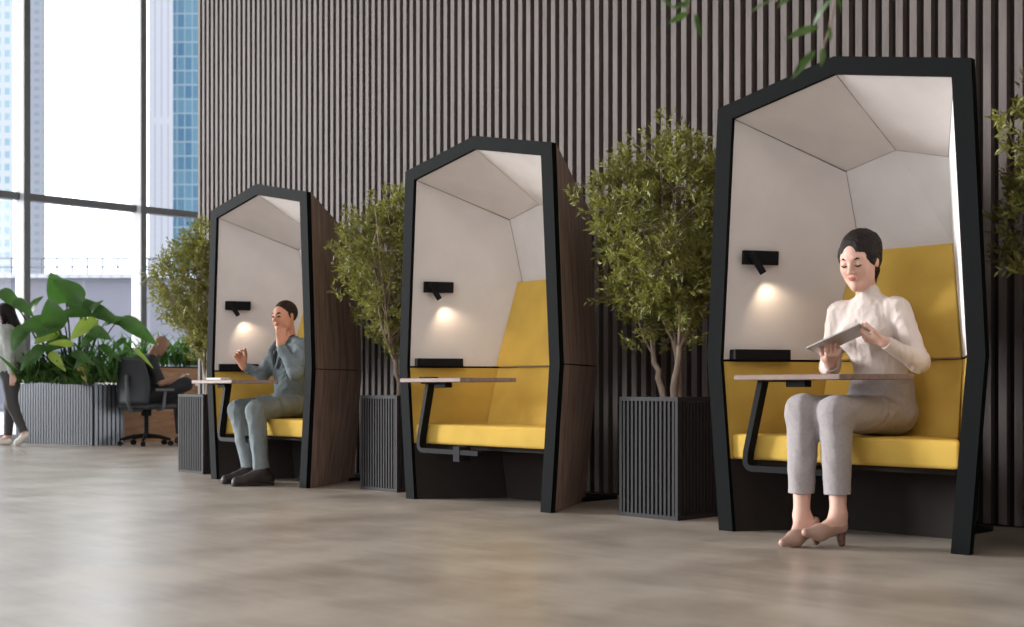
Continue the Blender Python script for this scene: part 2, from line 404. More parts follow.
building('striped_tower', wedge(149,173,80), 60, M['b_pale'], 'pale vertically striped tower left of the blue glass tower')
building('lavender_tower', wedge(24,45,85), 55, M['b_lav'], 'narrow lavender tower at the left of the middle window bay')
building('lattice_tower', wedge(-90,13,70), 50, M['b_lattice'], 'light blue gridded tower behind the leftmost window bay')
a = ray(-60,48); b_ = ray(260,48)
t = building('low_block', wedge(-80,270,50), 5.25, M['b_low'], 'low grey block with a railing along its roof across the street')
bm = bmesh.new(); q0, q1 = Vector((*ray(-80,49.9),0)), Vector((*ray(270,49.9),0))
for z in (5.6,5.95): tube(bm, [q0+Vector((0,0,z)), q1+Vector((0,0,z))], .035, 6)
for i in range(24):
    p = q0.lerp(q1, i/23); tube(bm, [p+Vector((0,0,5.2)), p+Vector((0,0,5.95))], .035, 6)
obj('railing', bm, M['b_low'], t)
bm = bmesh.new(); prism(bm, [(x,y,5.15) for x,y in wedge(-80,270,49.7,.5)], (0,0,.16)); obj('parapet', bm, M['b_pale'], t)

# ================================================================= BOOTHS
wb, wk, zk, we, ze, za = .631, .699, .819, .638, 2.035, 2.165
ib, ik, ie, iez, iaz = .550, .620, .554, 1.974, 2.086
rbw, rbd, rkw, rkd, rew, red, rez, raz = .246, .690, .350, .686, .308, .674, 1.756, 1.84
bkw, bkd, bew, bed, lez, baz = .342, .525, .266, .544, 1.750, 1.817
kw, kd = .220, .482
FD = .035       # frame depth
def at_in(z):   # inner half width of the front frame
    return ib+(ik-ib)*z/zk if z < zk else ik+(ie-ik)*(z-zk)/(iez-zk)
def left_wall(t, z):  # point on upper inner left wall, t = 0 front .. 1 back
    f = (z-zk)/(iez-zk); a = Vector((-ik,0,zk)).lerp(Vector((-ie,0,iez)), f)
    f2 = (z-zk)/(1.37-zk); b = Vector((-bkw,bkd,zk)).lerp(Vector((-.240,.632,1.37)), f2)
    return a.lerp(b, t)
def make_booth():
    root = thing('booth_seat', '', 'booth')
    # front frame
    out = [(-wb,0),(-wk,zk),(-we,ze),(0,za),(we,ze),(wk,zk),(wb,0)]; inn = [(-ib,0),(-ik,zk),(-ie,iez),(0,iaz),(ie,iez),(ik,zk),(ib,0)]
    bm = bmesh.new()
    for i in range(6):
        a, b, c, d = out[i], out[i+1], inn[i+1], inn[i]
        for y, fl in ((0,0),(FD,1)):
            vs = [bm.verts.new((p[0], y, p[1])) for p in (a,b,c,d)]; bm.faces.new(vs if not fl else vs[::-1])
        for p, q in ((a,b),(d,c)):
            bm.faces.new([bm.verts.new(v) for v in ((p[0],0,p[1]),(q[0],0,q[1]),(q[0],FD,q[1]),(p[0],FD,p[1]))])
    for p, q in ((out[0],inn[0]),(out[6],inn[6])):
        bm.faces.new([bm.verts.new(v) for v in ((p[0],0,p[1]),(q[0],0,q[1]),(q[0],FD,q[1]),(p[0],FD,p[1]))])
    bmesh.ops.remove_doubles(bm, verts=bm.verts[:], dist=1e-4)
    obj('frame', bm, M['frame'], root)
    # outer shell, walnut
    g = .002
    for s in (-1,1):
        nm = lambda P_: [(s*x,y,z) for x,y,z in P_][::s]
        bm = bmesh.new(); slab(bm, nm([(wb,FD,0.0),(rbw,rbd,.0),(rkw,rkd,zk-g),(wk,FD,zk-g)]), .02); obj('lower_side_panel', bm, M['walnut'], root)
        bm = bmesh.new(); slab(bm, nm([(wk,FD,zk+g),(rkw,rkd,zk+g),(rew,red,rez),(we,FD,ze)]), .02); obj('upper_side_panel', bm, M['walnut'], root)
        bm = bmesh.new(); slab(bm, nm([(we,FD,ze),(rew,red,rez),(0,red,raz),(0,FD,za)]), .02); obj('roof_panel', bm, M['walnut'], root)
    for s in (-1,1):
        bm = bmesh.new(); slab(bm, [(s*x,y,z) for x,y,z in [(wk-.028,FD,zk-.03),(rkw-.028,rkd-.02,zk-.03),(rkw-.028,rkd-.02,zk+.03),(wk-.028,FD,zk+.03)]][::s], .003); obj('seam_strip', bm, M['dark_panel'], root)
    bm = bmesh.new(); prism(bm, [(-rbw,rbd,0),(rbw,rbd,0),(rkw,rkd,zk),(rew,red,rez),(0,red,raz),(-rew,red,rez),(-rkw,rkd,zk)], (0,-.02,0)); obj('rear_panel', bm, M['walnut'], root)
    bm = bmesh.new(); box(bm, (-.30,.60,0), (.30,.93,.022)); bevel(bm, .004, 1); obj('foot_plate', bm, M['black_metal'], root)
    # inner linings
    zs = .345
    for s in (-1,1):
        nm = lambda P_: [(s*x,y,z) for x,y,z in P_][::-s]
        hs = at_in(zs); kx = kw if s < 0 else .325
        bm = bmesh.new(); slab(bm, nm([(ib,FD*.6,0),(kx,kd,0),(kx+(.06 if s < 0 else .02),kd,zs),(hs,FD*.6,zs)]), .02); obj('base_side', bm, M['dark_panel'], root)
        bm = bmesh.new(); slab(bm, nm([(hs,FD*.6,zs),(.375,.43,zs),(bkw,bkd,zk-.003),(ik,FD*.6,zk-.003)]), .025); obj('side_pad', bm, M['yellow_fabric'], root)
        bm = bmesh.new(); slab(bm, nm([(ik,FD*.6,zk+.003),(bkw,bkd,zk+.003),(.240,.632,1.37),(bew,bed,lez),(ie,FD*.6,iez)]), .02); obj('wall_lining', bm, M['grey_fabric'], root)
        bm = bmesh.new(); slab(bm, nm([(ie,FD*.6,iez),(bew,bed,lez),(.0,bed,baz),(0,FD*.6,iaz)]), .02); obj('ceiling_lining', bm, M['grey_fabric'], root)
    bm = bmesh.new(); prism(bm, [(-bkw,bkd,zk),(bkw,bkd,zk),(.240,.632,1.37),(-.240,.632,1.37)], (0,.02,0)); prism(bm, [(-.240,.632,1.37),(.240,.632,1.37),(bew,bed,lez),(0,bed,baz),(-bew,bed,lez)], (0,.02,0)); obj('rear_lining', bm, M['grey_fabric'], root)
    bm = bmesh.new(); box(bm, (-kw-.06,kd,0), (.335,kd+.02,zs)); obj('kickboard', bm, M['dark_panel'], root)
    # seat
    bm = bmesh.new(); zt = .467; hf = at_in(.40)-.006
    prism(bm, [(-hf,.028,zs),(hf,.028,zs),(.37,.43,zs),(-.37,.43,zs)], (0,0,zt-zs)); bevel(bm, .022, 4)
    obj('seat_cushion', bm, M['yellow_fabric'], root, True)
    bm = bmesh.new(); prism(bm, [(-hf+.05,.14,zs-.03),(hf-.05,.14,zs-.03),(.36,.43,zs-.03),(-.36,.43,zs-.03)], (0,0,.03)); obj('seat_board', bm, M['dark_panel'], root)
    # back cushions
    bm = bmesh.new(); prism(bm, [(-.362,.436,zt-.01),(.362,.436,zt-.01),(bkw+.004,.518,zk-.004),(-bkw-.004,.518,zk-.004)], (0,.03,0)); obj('back_cushion', bm, M['yellow_fabric'], root)
    zh = 1.36
    bm = bmesh.new(); prism(bm, [(-bkw-.004,.497,zk+.004),(bkw+.004,.497,zk+.004),(.256,.600,zh),(-.256,.600,zh)], (0,.030,0)); bevel(bm, .008, 2); obj('headrest_cushion', bm, M['yellow_fabric'], root)
    # ledge on the left wall
    def wall_frame(t, z):
        a, b = left_wall(0, z), left_wall(1, z); d = (b-a).normalized(); up = Vector((0,0,1)); n = Vector((d.y,-d.x,0)).normalized(); n.z = -.0; return a+(b-a)*t, d, n
    a, d, n = wall_frame(0, .845); p0 = a+d*.05; p1 = a+d*.345
    bm = bmesh.new(); pr = [p0-n*.02, p0+n*.055, p1+n*.055, p1-n*.02]
    prism(bm, [(p.x,p.y,.822) for p in pr], (0,0,.05)); bevel(bm, .003, 1); obj('wall_ledge', bm, M['black_metal'], root)
    # reading lamp: plate on the wall, tilting head
    a, d, n = wall_frame(0, 1.315); p0 = a+d*.083; p1 = a+d*.273; up = Vector((0.03,0,1)); 
    bm = bmesh.new(); prism(bm, [p0-Vector((0,0,.034)), p1-Vector((0,0,.034)), p1+Vector((.003,0,.034)), p0+Vector((.003,0,.034))], n*.016); bevel(bm, .003, 1)
    pl = obj('reading_lamp', bm, M['black_metal'], root)
    j = a+d*.125+n*.028+Vector((0,0,.012)); hd = (d*.62+n*.12+Vector((0,0,-1))).normalized(); e = j+hd*.105
    bm = bmesh.new(); tube(bm, [j-hd*.012, j, e], [.014,.017,.017], 16); tube(bm, [j-n*.03, j], .008, 10)
    lh = obj('lamp_head', bm, M['black_metal'], pl, False)
    # table, swivelling on an arm fixed under the seat
    tb = bmesh.new(); prism(tb, [(-.522,-.10,.722),(.04,-.10,.722),(.268,.130,.722),(.22,.168,.722),(-.44,.168,.722)], (0,0,.025)); bevel(tb, .003, 1)
    top = obj('swivel_table', tb, M['table_wood'], root)
    lg = bmesh.new(); path = [(-.385,.0,.722),(-.465,-.004,.385)]+[tuple(v) for v in bez((-.467,-.004,.36),(-.474,-.004,.312),(-.43,-.004,.308),6)]+[(.07,.0,.306)]
    sweep(lg, path, .026, .014, (0,1,0)); obj('table_leg', lg, M['black_metal'], top)
    lg = bmesh.new(); box(lg, (-.41,-.03,.714), (-.24,.03,.7215)); box(lg, (-.29,-.02,.690), (-.185,.035,.7215)); bevel(lg, .004, 1); obj('cable_tray', lg, M['black_metal'], top)
    lg = bmesh.new(); box(lg, (-.145,-.03,.250), (-.085,.06,.342)); bevel(lg, .003, 1); obj('arm_mount', lg, M['box_grey'], top)
    return root, e, hd
booth0, lamp_e, lamp_d = make_booth()
def dup(root, loc, label, group):
    r = root.copy(); COL.objects.link(r); r.location = loc; r['label'] = label; r['group'] = group
    for ch in list(root.children):
        c = ch.copy(); COL.objects.link(c); c.parent = r
        for g in list(ch.children):
            d = g.copy(); COL.objects.link(d); d.parent = c
    return r
BX = [-3.005, -5.404, -7.756]; GB = 'high-backed seating booths along the slatted wall'
booth0.location = (BX[1], F, 0); booth0['group'] = GB
booth0['label'] = 'empty middle booth of black frame and walnut sides with mustard seat'
bR = dup(booth0, (BX[0],F,0), 'largest nearest booth in which the woman with the tablet sits', GB)
bL = dup(booth0, (BX[2],F,0), 'furthest booth, nearest the windows, in which the man in the suit sits', GB)
def child(root, nm): return [c for c in root.children if c.name.split('.')[0] == nm][0]
for r, dx, dy in ((booth0,-.045,0),(bR,.05,0),(bL,-.01,-.12)):
    tp = child(r, 'swivel_table'); tp.location.x += dx; tp.location.y += dy
    for g in tp.children:
        if g.name.split('.')[0] in ('arm_mount','table_leg'): g.location.x -= dx*.8; g.location.y -= dy
# lamps of the reading lights
for x0 in BX:
    ld = bpy.data.lights.new('reading_spot', 'SPOT'); ld.energy = 3.6; ld.color = (1,.78,.55); ld.spot_size = math.radians(110); ld.spot_blend = .8; ld.shadow_soft_size = .012
    lo = bpy.data.objects.new('reading_spot', ld); COL.objects.link(lo)
    lo.location = Vector((x0,F,0))+lamp_e+lamp_d*.012; lo.rotation_euler = (lamp_d+Vector((-.16,-.10,0))).to_track_quat('-Z','Y').to_euler()

# ================================================================= POTTED TREES
def leaves_mesh(P0, D, L, W, seedn):
    """two-triangle folded leaves: base points, directions"""
    r = np.random.RandomState(seedn); n = len(P0); D = D/np.linalg.norm(D,axis=1,keepdims=True)
    rnd = r.normal(size=(n,3)); S = np.cross(D, rnd); S /= np.linalg.norm(S,axis=1,keepdims=True); Nn = np.cross(S, D)
    L = L*r.uniform(.7,1.25,(n,1)); W = W*r.uniform(.8,1.2,(n,1))
    a = P0; m1 = P0+D*L*.45+S*W*.5+Nn*W*.18; m2 = P0+D*L*.45-S*W*.5+Nn*W*.18; t = P0+D*L-Nn*L*.12; mid = P0+D*L*.5-Nn*W*.02
    V = np.stack([a,m1,t,m2,mid],1).reshape(-1,3); b = np.arange(n)[:,None]*5
    Fc = np.concatenate([b+[0,1,4], b+[1,2,4], b+[2,3,4], b+[3,0,4]])
    return V, Fc
def make_tree(seedn=3, H=1.0):
    r = np.random.RandomState(seedn)
    bw = .20; dp = .20; hz = .64
    root = thing('potted_tree', '', 'potted tree')
    # planter: frame, inner box, slats
    pb = bmesh.new(); box(pb, (-bw+.014,-dp+.014,.02), (bw-.014,dp-.014,hz-.03)); pl = obj('planter', pb, M['planter_in'], root)
    fb = bmesh.new()
    for z0, z1 in ((0,.022),(hz-.022,hz)):
        box(fb, (-bw,-dp,z0), (bw,-dp+.018,z1)); box(fb, (-bw,dp-.018,z0), (bw,dp,z1)); box(fb, (-bw,-dp+.018,z0), (-bw+.018,dp-.018,z1)); box(fb, (bw-.018,-dp+.018,z0), (bw,dp-.018,z1))
    for sx in (-1,1):
        for sy in (-1,1): box(fb, (min(sx*bw,sx*(bw-.018)),min(sy*dp,sy*(dp-.018)),.022), (max(sx*bw,sx*(bw-.018)),max(sy*dp,sy*(dp-.018)),hz-.022))
    for k_ in range(13):
        c = -bw+.018+ (2*bw-.036)*(k_+.5)/13
        box(fb, (c-.0068,-dp+.002,.022), (c+.0068,-dp+.016,hz-.022)); box(fb, (c-.0068,dp-.016,.022), (c+.0068,dp-.002,hz-.022))
        box(fb, (-bw+.002,c-.0068,.022), (-bw+.016,c+.0068,hz-.022)); box(fb, (bw-.016,c-.0068,.022), (bw-.002,c+.0068,hz-.022))
    obj('planter_slats', fb, M['planter'], pl)
    sb = bmesh.new(); box(sb, (-bw+.02,-dp+.02,hz-.06), (bw-.02,dp-.02,hz-.025)); obj('soil', sb, M['soil'], root)
    # stems
    tb = bmesh.new(); ends = []
    stems = [((-.02,.0),(-.09,-.02,.80),(-.16,.02,.98)), ((.02,.02),(.06,.0,.82),(-.03,.03,1.05)), ((.03,-.01),(.02,-.04,.78),(.13,-.02,1.02))]
    branches = []
    for (x0,y0),m1,m2 in stems:
        path = bez((x0,y0,hz-.05), (m1[0]*1.2,m1[1],.78), m2, 8)
        path = [p+Vector(r.normal(size=3)*.006) for p in path]
        tube(tb, path, list(np.linspace(.021,.013,9)), 8)
        for _ in range(5):
            s0 = path[int(r.randint(6,9))] if _ else path[-1]
            ang = r.uniform(0,2*PI); el = r.uniform(.35,.75)
            tgt = Vector((m2[0]*1.2+math.cos(ang)*r.uniform(.08,.30), m2[1]+math.sin(ang)*r.uniform(.05,.25), r.uniform(1.3,1.95)))
            bp_ = bez(s0, (s0.x*.5+tgt.x*.5+r.normal()*.04, s0.y*.5+tgt.y*.5, s0.z*.45+tgt.z*.55-.1), tgt, 7)
            tube(tb, bp_, list(np.linspace(.010,.003,8)), 6); branches.append(bp_)
    # twigs and leaves
    P0 = []; D = []
    cen = Vector((0,0,1.48))
    for i in range(760):
        br = branches[r.randint(len(branches))]; s0 = br[r.randint(1,8)]
        u = r.normal(size=3); u /= np.linalg.norm(u)
        z = r.uniform(-1,1); ang = r.uniform(0,2*PI); q = math.sqrt(1-z*z)
        rad = r.uniform(.40,1.0)**.6*(1 if r.uniform() < .85 else 1.13)
        wide = .40 if z > -.3 else .40*(1-.35*(-z-.3)/.7)
        lump = 1+.16*math.sin(3*ang+4*z)+.10*math.sin(7*ang-5*z+1)
        tgt = cen+Vector((math.cos(ang)*q*wide*rad*lump*1.12, math.sin(ang)*q*wide*rad*lump, z*.56*rad*(1+.08*math.sin(5*ang))))
        if i % 3: # start near the target from the closest branch
            best = min((p for b_ in branches for p in b_), key=lambda p: (p-tgt).length); s0 = best
        tw = bez(s0, s0.lerp(tgt,.6)+Vector((0,0,.04)), tgt, 5)
        if i % 4 == 0: tube(tb, tw, list(np.linspace(.0035,.0015,6)), 4)
        tip = (tgt-s0).normalized()
        # spray of small sprigs around the target
        for j in range(3):
            d = Vector((tip.x,tip.y,abs(tip.z)*.4+.5)).normalized(); d = (d+Vector(r.normal(size=3)*.55)).normalized()
            ln = r.uniform(.05,.12); base = tgt-d*ln*.4+Vector(r.normal(size=3)*.018)
            for k_ in range(10):
                p = base+d*ln*(k_/9); P0.append(p); sd = Vector(r.normal(size=3)).cross(d).normalized(); D.append(d*.75+sd*.8)
    obj('trunk', tb, M['bark'], root, True)
    V, Fc = leaves_mesh(np.array([list(p) for p in P0]), np.array([list(p) for p in D]), .039, .0120, seedn)
    raw('foliage', V, Fc, M['olive_leaf'], root, False)
    return root
def dup_simple(root, loc, label, group, rz=0, sc=1):
    r = dup(root, loc, label, group); 
    for c in r.children:
        if c.name.split('.')[0] in ('foliage','trunk'): c.rotation_euler = (0,0,rz)
        if c.name.split('.')[0] == 'foliage': c.scale = (1,1,1)
    return r
GT = 'small trees in dark slatted planters between the booths'
tree0 = make_tree(); tree0.location = (-4.235, 5.24, 0); tree0['group'] = GT
tree0['label'] = 'bushy potted tree between the middle booth and the booth with the woman'
dup_simple(tree0, (-6.62,5.29,0), 'potted tree between the suited man\'s booth and the empty middle booth', GT, 2.1)
dup_simple(tree0, (-9.08,5.27,0), 'potted tree left of the furthest booth, in front of the windows', GT, 4.0)
dup_simple(tree0, (-1.925,5.24,0), 'potted tree at the right edge, half hidden behind the nearest booth', GT, .2)

# ================================================================= LEAVES HANGING INTO VIEW
def leaf_blade(bm, base, tip, w, nrml, curl=.1, fold=.15, n=10, shape=.55, mid=None):
    base, tip = Vector(base), Vector(tip); L = (tip-base).length; d = (tip-base).normalized(); nv = Vector(nrml); nv = (nv-d*nv.dot(d)).normalized(); s = d.cross(nv)
    rows = []
    for i in range(n+1):
        t = i/n; ww = w*.5*(math.sin(PI*t**shape))**.8 if 0 < t < 1 else 0
        c = base.lerp(tip, t)+nv*(math.sin(PI*t)*curl*L)
        rows.append([bm.verts.new(c+s*ww*q+nv*(abs(q)*ww*fold*2)) for q in ((-1,-.5,0,.5,1) if 0 < t < 1 else (0,))])
    for a, b in zip(rows, rows[1:]):
        if len(a) == 1 and len(b) == 5:
            for k_ in range(4): bm.faces.new((a[0], b[k_], b[k_+1]))
        elif len(b) == 1 and len(a) == 5:
            for k_ in range(4): bm.faces.new((a[k_], b[0], a[k_+1]))
        elif len(a) == 5:
            for k_ in range(4): bm.faces.new((a[k_], b[k_], b[k_+1], a[k_+1]))
def P3(u, v, Z):
    x, y = ray(u, Z); return Vector((x, y, .68-(v-389.28)*Z/1240.3))
toward = Vector((math.sin(math.radians(46.3)), -math.cos(math.radians(46.3)), 0))
def hanging(label, stems, lv, Z):
    t = thing('hanging_branch', label, 'branch', P3(*stems[0][0], Z), 0, 'leafy branches hanging in from above')
    o = t.location.copy(); bm = bmesh.new()
    for st in stems: tube(bm, [P3(u,v,Z+.02*i)-o for i, (u,v) in enumerate(st)], list(np.linspace(.0035,.0015,len(st))), 6)
    obj('stem', bm, M['bark'], t)
    for i, (u0,v0,u1,v1,w) in enumerate(lv):
        bm = bmesh.new(); leaf_blade(bm, P3(u0,v0,Z)-o, P3(u1,v1,Z-.02+.03*(i%3))-o, w, toward+Vector((0,0,.6))+Vector(rng.normal(size=3)*.35), .06, .12, 8, .8)
        obj('leaf', bm, M['hang_leaf'], t, True)
hanging('sprig of narrow green leaves hanging in front of the nearest booth roof', [[(860,-160),(850,-60),(836,-5),(829,30),(822,52)], [(850,-60),(800,-30),(775,2)]],
    [(819,27,784,40,.017),(816,50,791,80,.016),(832,-2,813,27,.014),(823,48,821,68,.011),(829,26,830,42,.008),(775,0,745,18,.014),(793,-4,777,9,.014),(834,-6,842,14,.010),(834,-30,862,-14,.014),(845,-60,815,-36,.014)], 2.3)
hanging('sprig of olive green leaves at the top edge between the middle and nearest booths', [[(720,-150),(702,-60),(690,-8),(688,14)]],
    [(688,13,667,24,.013),(695,13,701,38,.010),(672,8,655,-3,.012),(690,-8,684,10,.012),(686,3,672,9,.010),(697,-30,712,-8,.012)], 2.3)

# ================================================================= LARGE PLANTER AND ITS PLANTS
A = [(-15.72,6.33),(-14.30,6.69),(-14.27,7.06),(-15.62,6.80)]
t = thing('long_planter', 'long dark ribbed planter full of big-leaved plants near the windows', 'planter', (-14.9,6.7,0))
o = Vector((-14.9,6.7,0)); bm = bmesh.new()
prism(bm, [(x-o.x,y-o.y,.0) for x,y in A], (0,0,.73)); obj('planter_box', bm, M['planter_in'], t)
bm = bmesh.new()
for (x0,y0),(x1,y1) in zip(A, A[1:]+A[:1]):
    L = math.hypot(x1-x0,y1-y0); n = max(3, int(L/.05)); d = Vector(((x1-x0)/L,(y1-y0)/L,0)); nn = Vector((d.y,-d.x,0))
    for i in range(n):
        c = Vector((x0,y0,0))+d*L*(i+.5)/n-o; w = L/n*.34
        prism(bm, [c-d*w, c+d*w, c+d*w+nn*.018, c-d*w+nn*.018], (0,0,.75))
obj('planter_ribs', bm, mat('glossy_ribbed_metal', (.16,.17,.19), .28, metal=.6, spec=.9), t)
bm = bmesh.new(); prism(bm, [((x-o.x)*.97,(y-o.y)*.94,.70) for x,y in A], (0,0,.035)); obj('soil', bm, M['soil'], t)
# big leaves (u0 v0 = base, u1 v1 = tip)
BL = thing('broad_leaved_plant', 'tall plant with broad green leaves in the long planter', 'plant', (-14.9,6.7,.735)); ob = Vector((-14.9,6.7,.735))
def bigleaf(u0,v0,u1,v1,w,m,Z=14.72,Zt=None,nv=None,curl=.10,parent=BL,sh=.6):
    Z += rng.uniform(-.12,.12); bm = bmesh.new(); leaf_blade(bm, P3(u0,v0,Z)-ob, P3(u1,v1,Zt or Z-.1)-ob, w*.84, nv or toward+Vector((0,0,.5)), curl, .10, 14, sh)
    obj('leaf', bm, m, parent, True)
    bm = bmesh.new(); g = P3(75+(u0-75)*.3, 384, 15.05); tube(bm, [v-ob for v in bez(g, (g.x*.6+P3(u0,v0,Z).x*.4, g.y*.6+P3(u0,v0,Z).y*.4, P3(u0,v0,Z).z*.8+.1), P3(u0,v0,Z), 8)], list(np.linspace(.014,.008,9)), 6); obj('stalk', bm, M['dark_leaf'], parent, True)
G, Y_, DR = M['big_leaf'], M['lime_leaf'], M['dry_leaf']
for a in ((66,303,50,272,.36,G),(84,301,52,279,.28,G),(58,328,49,297,.36,G),(66,301,130,329,.24,G),(82,304,124,326,.20,G),(97,312,52,318,.20,G),(60,330,34,344,.26,Y_),(98,320,70,340,.26,Y_),
          (74,345,48,344,.12,Y_),(52,325,18,329,.30,G),(120,318,158,346,.24,G),(14,300,34,317,.18,G),(0,290,24,311,.2,G),(126,338,112,352,.10,G),(84,358,86,382,.20,DR),(134,348,154,369,.06,Y_),
          (70,340,40,352,.24,G),(90,330,112,340,.2,G),(64,322,36,338,.25,G),(28,325,12,352,.24,G),(100,330,78,352,.16,G),(44,345,30,366,.2,G),(72,352,96,366,.14,G),(92,352,74,370,.14,G),(50,352,66,372,.14,Y_),(30,312,44,296,.14,G),(104,324,128,318,.13,G),(86,318,104,300,.12,G),(38,350,20,372,.16,G),(100,345,122,362,.12,G)):
    bigleaf(*a)
# strap-leaved undergrowth
def undergrowth(name, label, us, n, m, hmax, w, seedn, Z0=14.9):
    r = np.random.RandomState(seedn); t = thing(name, label, 'plant', (-14.9,6.7,.735)); bm = bmesh.new()
    for i in range(n):
        u = r.uniform(*us); g = P3(u, 384, Z0+r.uniform(-.1,.18)); g.z = .74
        ang = r.uniform(0,2*PI); l = r.uniform(.4,1)*hmax; e = g+Vector((math.cos(ang)*l*.7, math.sin(ang)*l*.7, l*r.uniform(.35,1)))
        leaf_blade(bm, g+(e-g)*.15-ob, e-ob, w*r.uniform(.7,1.3), Vector((0,0,1))+Vector(r.normal(size=3)*.5), .12, .12, 5, .7)
    obj('leaves', bm, m, t, True)
undergrowth('strap_leaved_plant', 'dense dark strap-leaved undergrowth at the left of the long planter', (24,88), 420, M['dark_leaf'], .52, .040, 5)
undergrowth('low_ferny_plant', 'low dark ferny leaves filling the long planter down to its rim', (20,118), 420, M['dark_leaf'], .24, .030, 11)
undergrowth('spiky_plant', 'spiky green plant at the right end of the long planter', (84,118), 150, M['big_leaf'], .70, .030, 6, 14.85)

# background wooden planter box with greenery, and white table
t = thing('wooden_planter', 'orange-brown wooden planter box behind the office chair', 'planter', (-15.2,8.2,0)); bm = bmesh.new()
box(bm, (-.35,-.85,0), (.35,1.7,.96)); obj('box', bm, M['crate_wood'], t)
bm = bmesh.new(); box(bm, (-.31,-.81,.95), (.31,1.66,.98)); obj('soil', bm, M['soil'], t)
r = np.random.RandomState(9); bm = bmesh.new()
for i in range(420):
    g = Vector((r.uniform(-.3,.3), r.uniform(-.8,1.6), .0)); an = r.uniform(0,2*PI); l = r.uniform(.15,.5); e = g+Vector((math.cos(an)*l*.6, math.sin(an)*l*.6, l))
    leaf_blade(bm, g, e, .045, Vector((0,0,1))+Vector(r.normal(size=3)*.5), .1, .12, 4, .7)
o_ = obj('leafy_shrub', bm, M['big_leaf'], None, True); o_.location = (-15.2,8.2,.975); tag(o_, 'low green shrub growing in the orange-brown wooden planter box', 'plant')
t = thing('side_table', 'pale table top glimpsed beside the trunk of the leftmost potted tree', 'table', (-12.75,7.75,0)); bm = bmesh.new()
box(bm, (-.30,-.4,.72), (.30,.9,.75)); obj('tabletop', bm, mat('pale_pink_top', (.62,.50,.45), .5), t)
for sx in (-.26,.26):
    for sy in (-.35,.85):
        bm = bmesh.new(); tube(bm, [(sx,sy,0),(sx,sy,.72)], .02, 8); obj('leg', bm, M['mullion'], t)

#PEOPLE_BEGIN
# ================================================================= PEOPLE
V3 = lambda *a: np.array(a, float)
def person(label, loc):
    return thing('person', label, 'person', loc)
def pbody(root, name, prims, vox, m, parent=None):
    V, Fc = implicit(prims, vox); V = V-np.array(root.location)
    return raw(name, V, Fc, m, parent or root)
def paint(o, mats, rules):
    """assign material slots by centre of face"""
    me = o.data
    for mm in mats: me.materials.append(mm)
    n = len(me.polygons); c = np.zeros(n*3); me.polygons.foreach_get('center', c); c = c.reshape(-1,3)
    idx = np.zeros(n, np.int32)
    for i, fn in enumerate(rules): idx[fn(c)] = i+1
    me.polygons.foreach_set('material_index', idx)
def in_ell(c, ctr, r, R, loc):
    q = (c+np.array(loc)-ctr)@R; return ((q/np.array(r))**2).sum(1) < 1
def brows_lashes(root, L, R, s, hairm, eye_open, vox=.0014, bs=1.0):
    pr = []; s = s*bs
    for q in (-1,1): pr += chain([L(q*.016,.085,.0225), L(q*.030,.083,.0275), L(q*.045,.070,.022)], [.0030*s,.0036*s,.0018*s], .002)
    pbody(root, 'eyebrows', pr, vox, hairm)
    pr = []
    for q in (-1,1): pr += chain([L(q*.019,.0835,-.0025), L(q*.031,.0862,-.0065 if not eye_open else .001), L(q*.043,.080,-.0015)], [.0022*s,.0034*s,.0022*s], .001)
    pbody(root, 'eyelashes', pr, vox, hairm)

# ---------------- woman with the tablet
W0 = V3(-2.975, 5.05, 0)
wm = person('seated woman in cream knit top and taupe trousers holding a tablet', (-2.975,5.05,0))
H = V3(-3.013,5.085,1.270); R = frame_of((.10,-.94,-.30)); s = 1.10
hp, L = head_prims(H, R, s)
shR, shL = V3(-3.150,5.135,1.040), V3(-2.860,5.165,1.045)
elR, elL = V3(-3.180,5.105,.785), V3(-2.738,5.125,.798)
wrR, wrL = V3(-3.085,4.965,.790), V3(-2.805,4.965,.882)
hR, pR = hand_prims(wrR+V3(.006,-.012,.004), (.50,-.62,.50), (-.35,.45,.8), False, .93, curl=((28,40,28),(34,42,30),(40,46,30),(46,48,32)), thumb=(.35,.75))
hL, pL = hand_prims(wrL+V3(-.012,-.006,.004), (-.86,-.36,.30), (-.25,.40,.88), True, .93, curl=((24,38,30),(28,42,32),(34,46,34),(40,50,36)), thumb=(.60,.30))
torso = [ell((-2.975,5.215,.665),(.148,.108,.10),.05), ell((-2.970,5.195,.78),(.120,.092,.13),.06), ell((-2.995,5.155,.935),(.138,.098,.140),.06),
         ell((-3.058,5.085,.925),(.058,.050,.058),.04), ell((-2.938,5.090,.925),(.058,.050,.058),.04), cap((-3.10,5.145,1.040),(-2.905,5.165,1.043),.056,.056,.05),
         cap((-3.0,5.150,1.05),(-2.995,5.135,1.125),.056,.046,.05)]
neck = [cap((-3.0,5.150,1.06), H+R@V3(0,-.02,-.06), .048, .047, .02)]
armR = [cap(shR, elR, .050, .040, .03), cap(elR, wrR, .040, .027, .02)]; armL = [cap(shL, elL, .050, .041, .03), cap(elL, wrL, .041, .027, .02)]
knR, knL = V3(-3.098,4.757,.580), V3(-2.952,4.785,.575)
akR, akL = V3(-3.046,4.665,.135), V3(-2.893,4.712,.145)
hips = [ell((-2.975,5.225,.570),(.160,.125,.100),.05)]
legR = [cap((-3.055,5.195,.557), knR, .080, .062, .04), cap(knR, akR, .056, .034, .03)]
legL = [cap((-2.895,5.200,.557), knL, .080, .062, .04), cap(knL, akL, .056, .034, .03)]
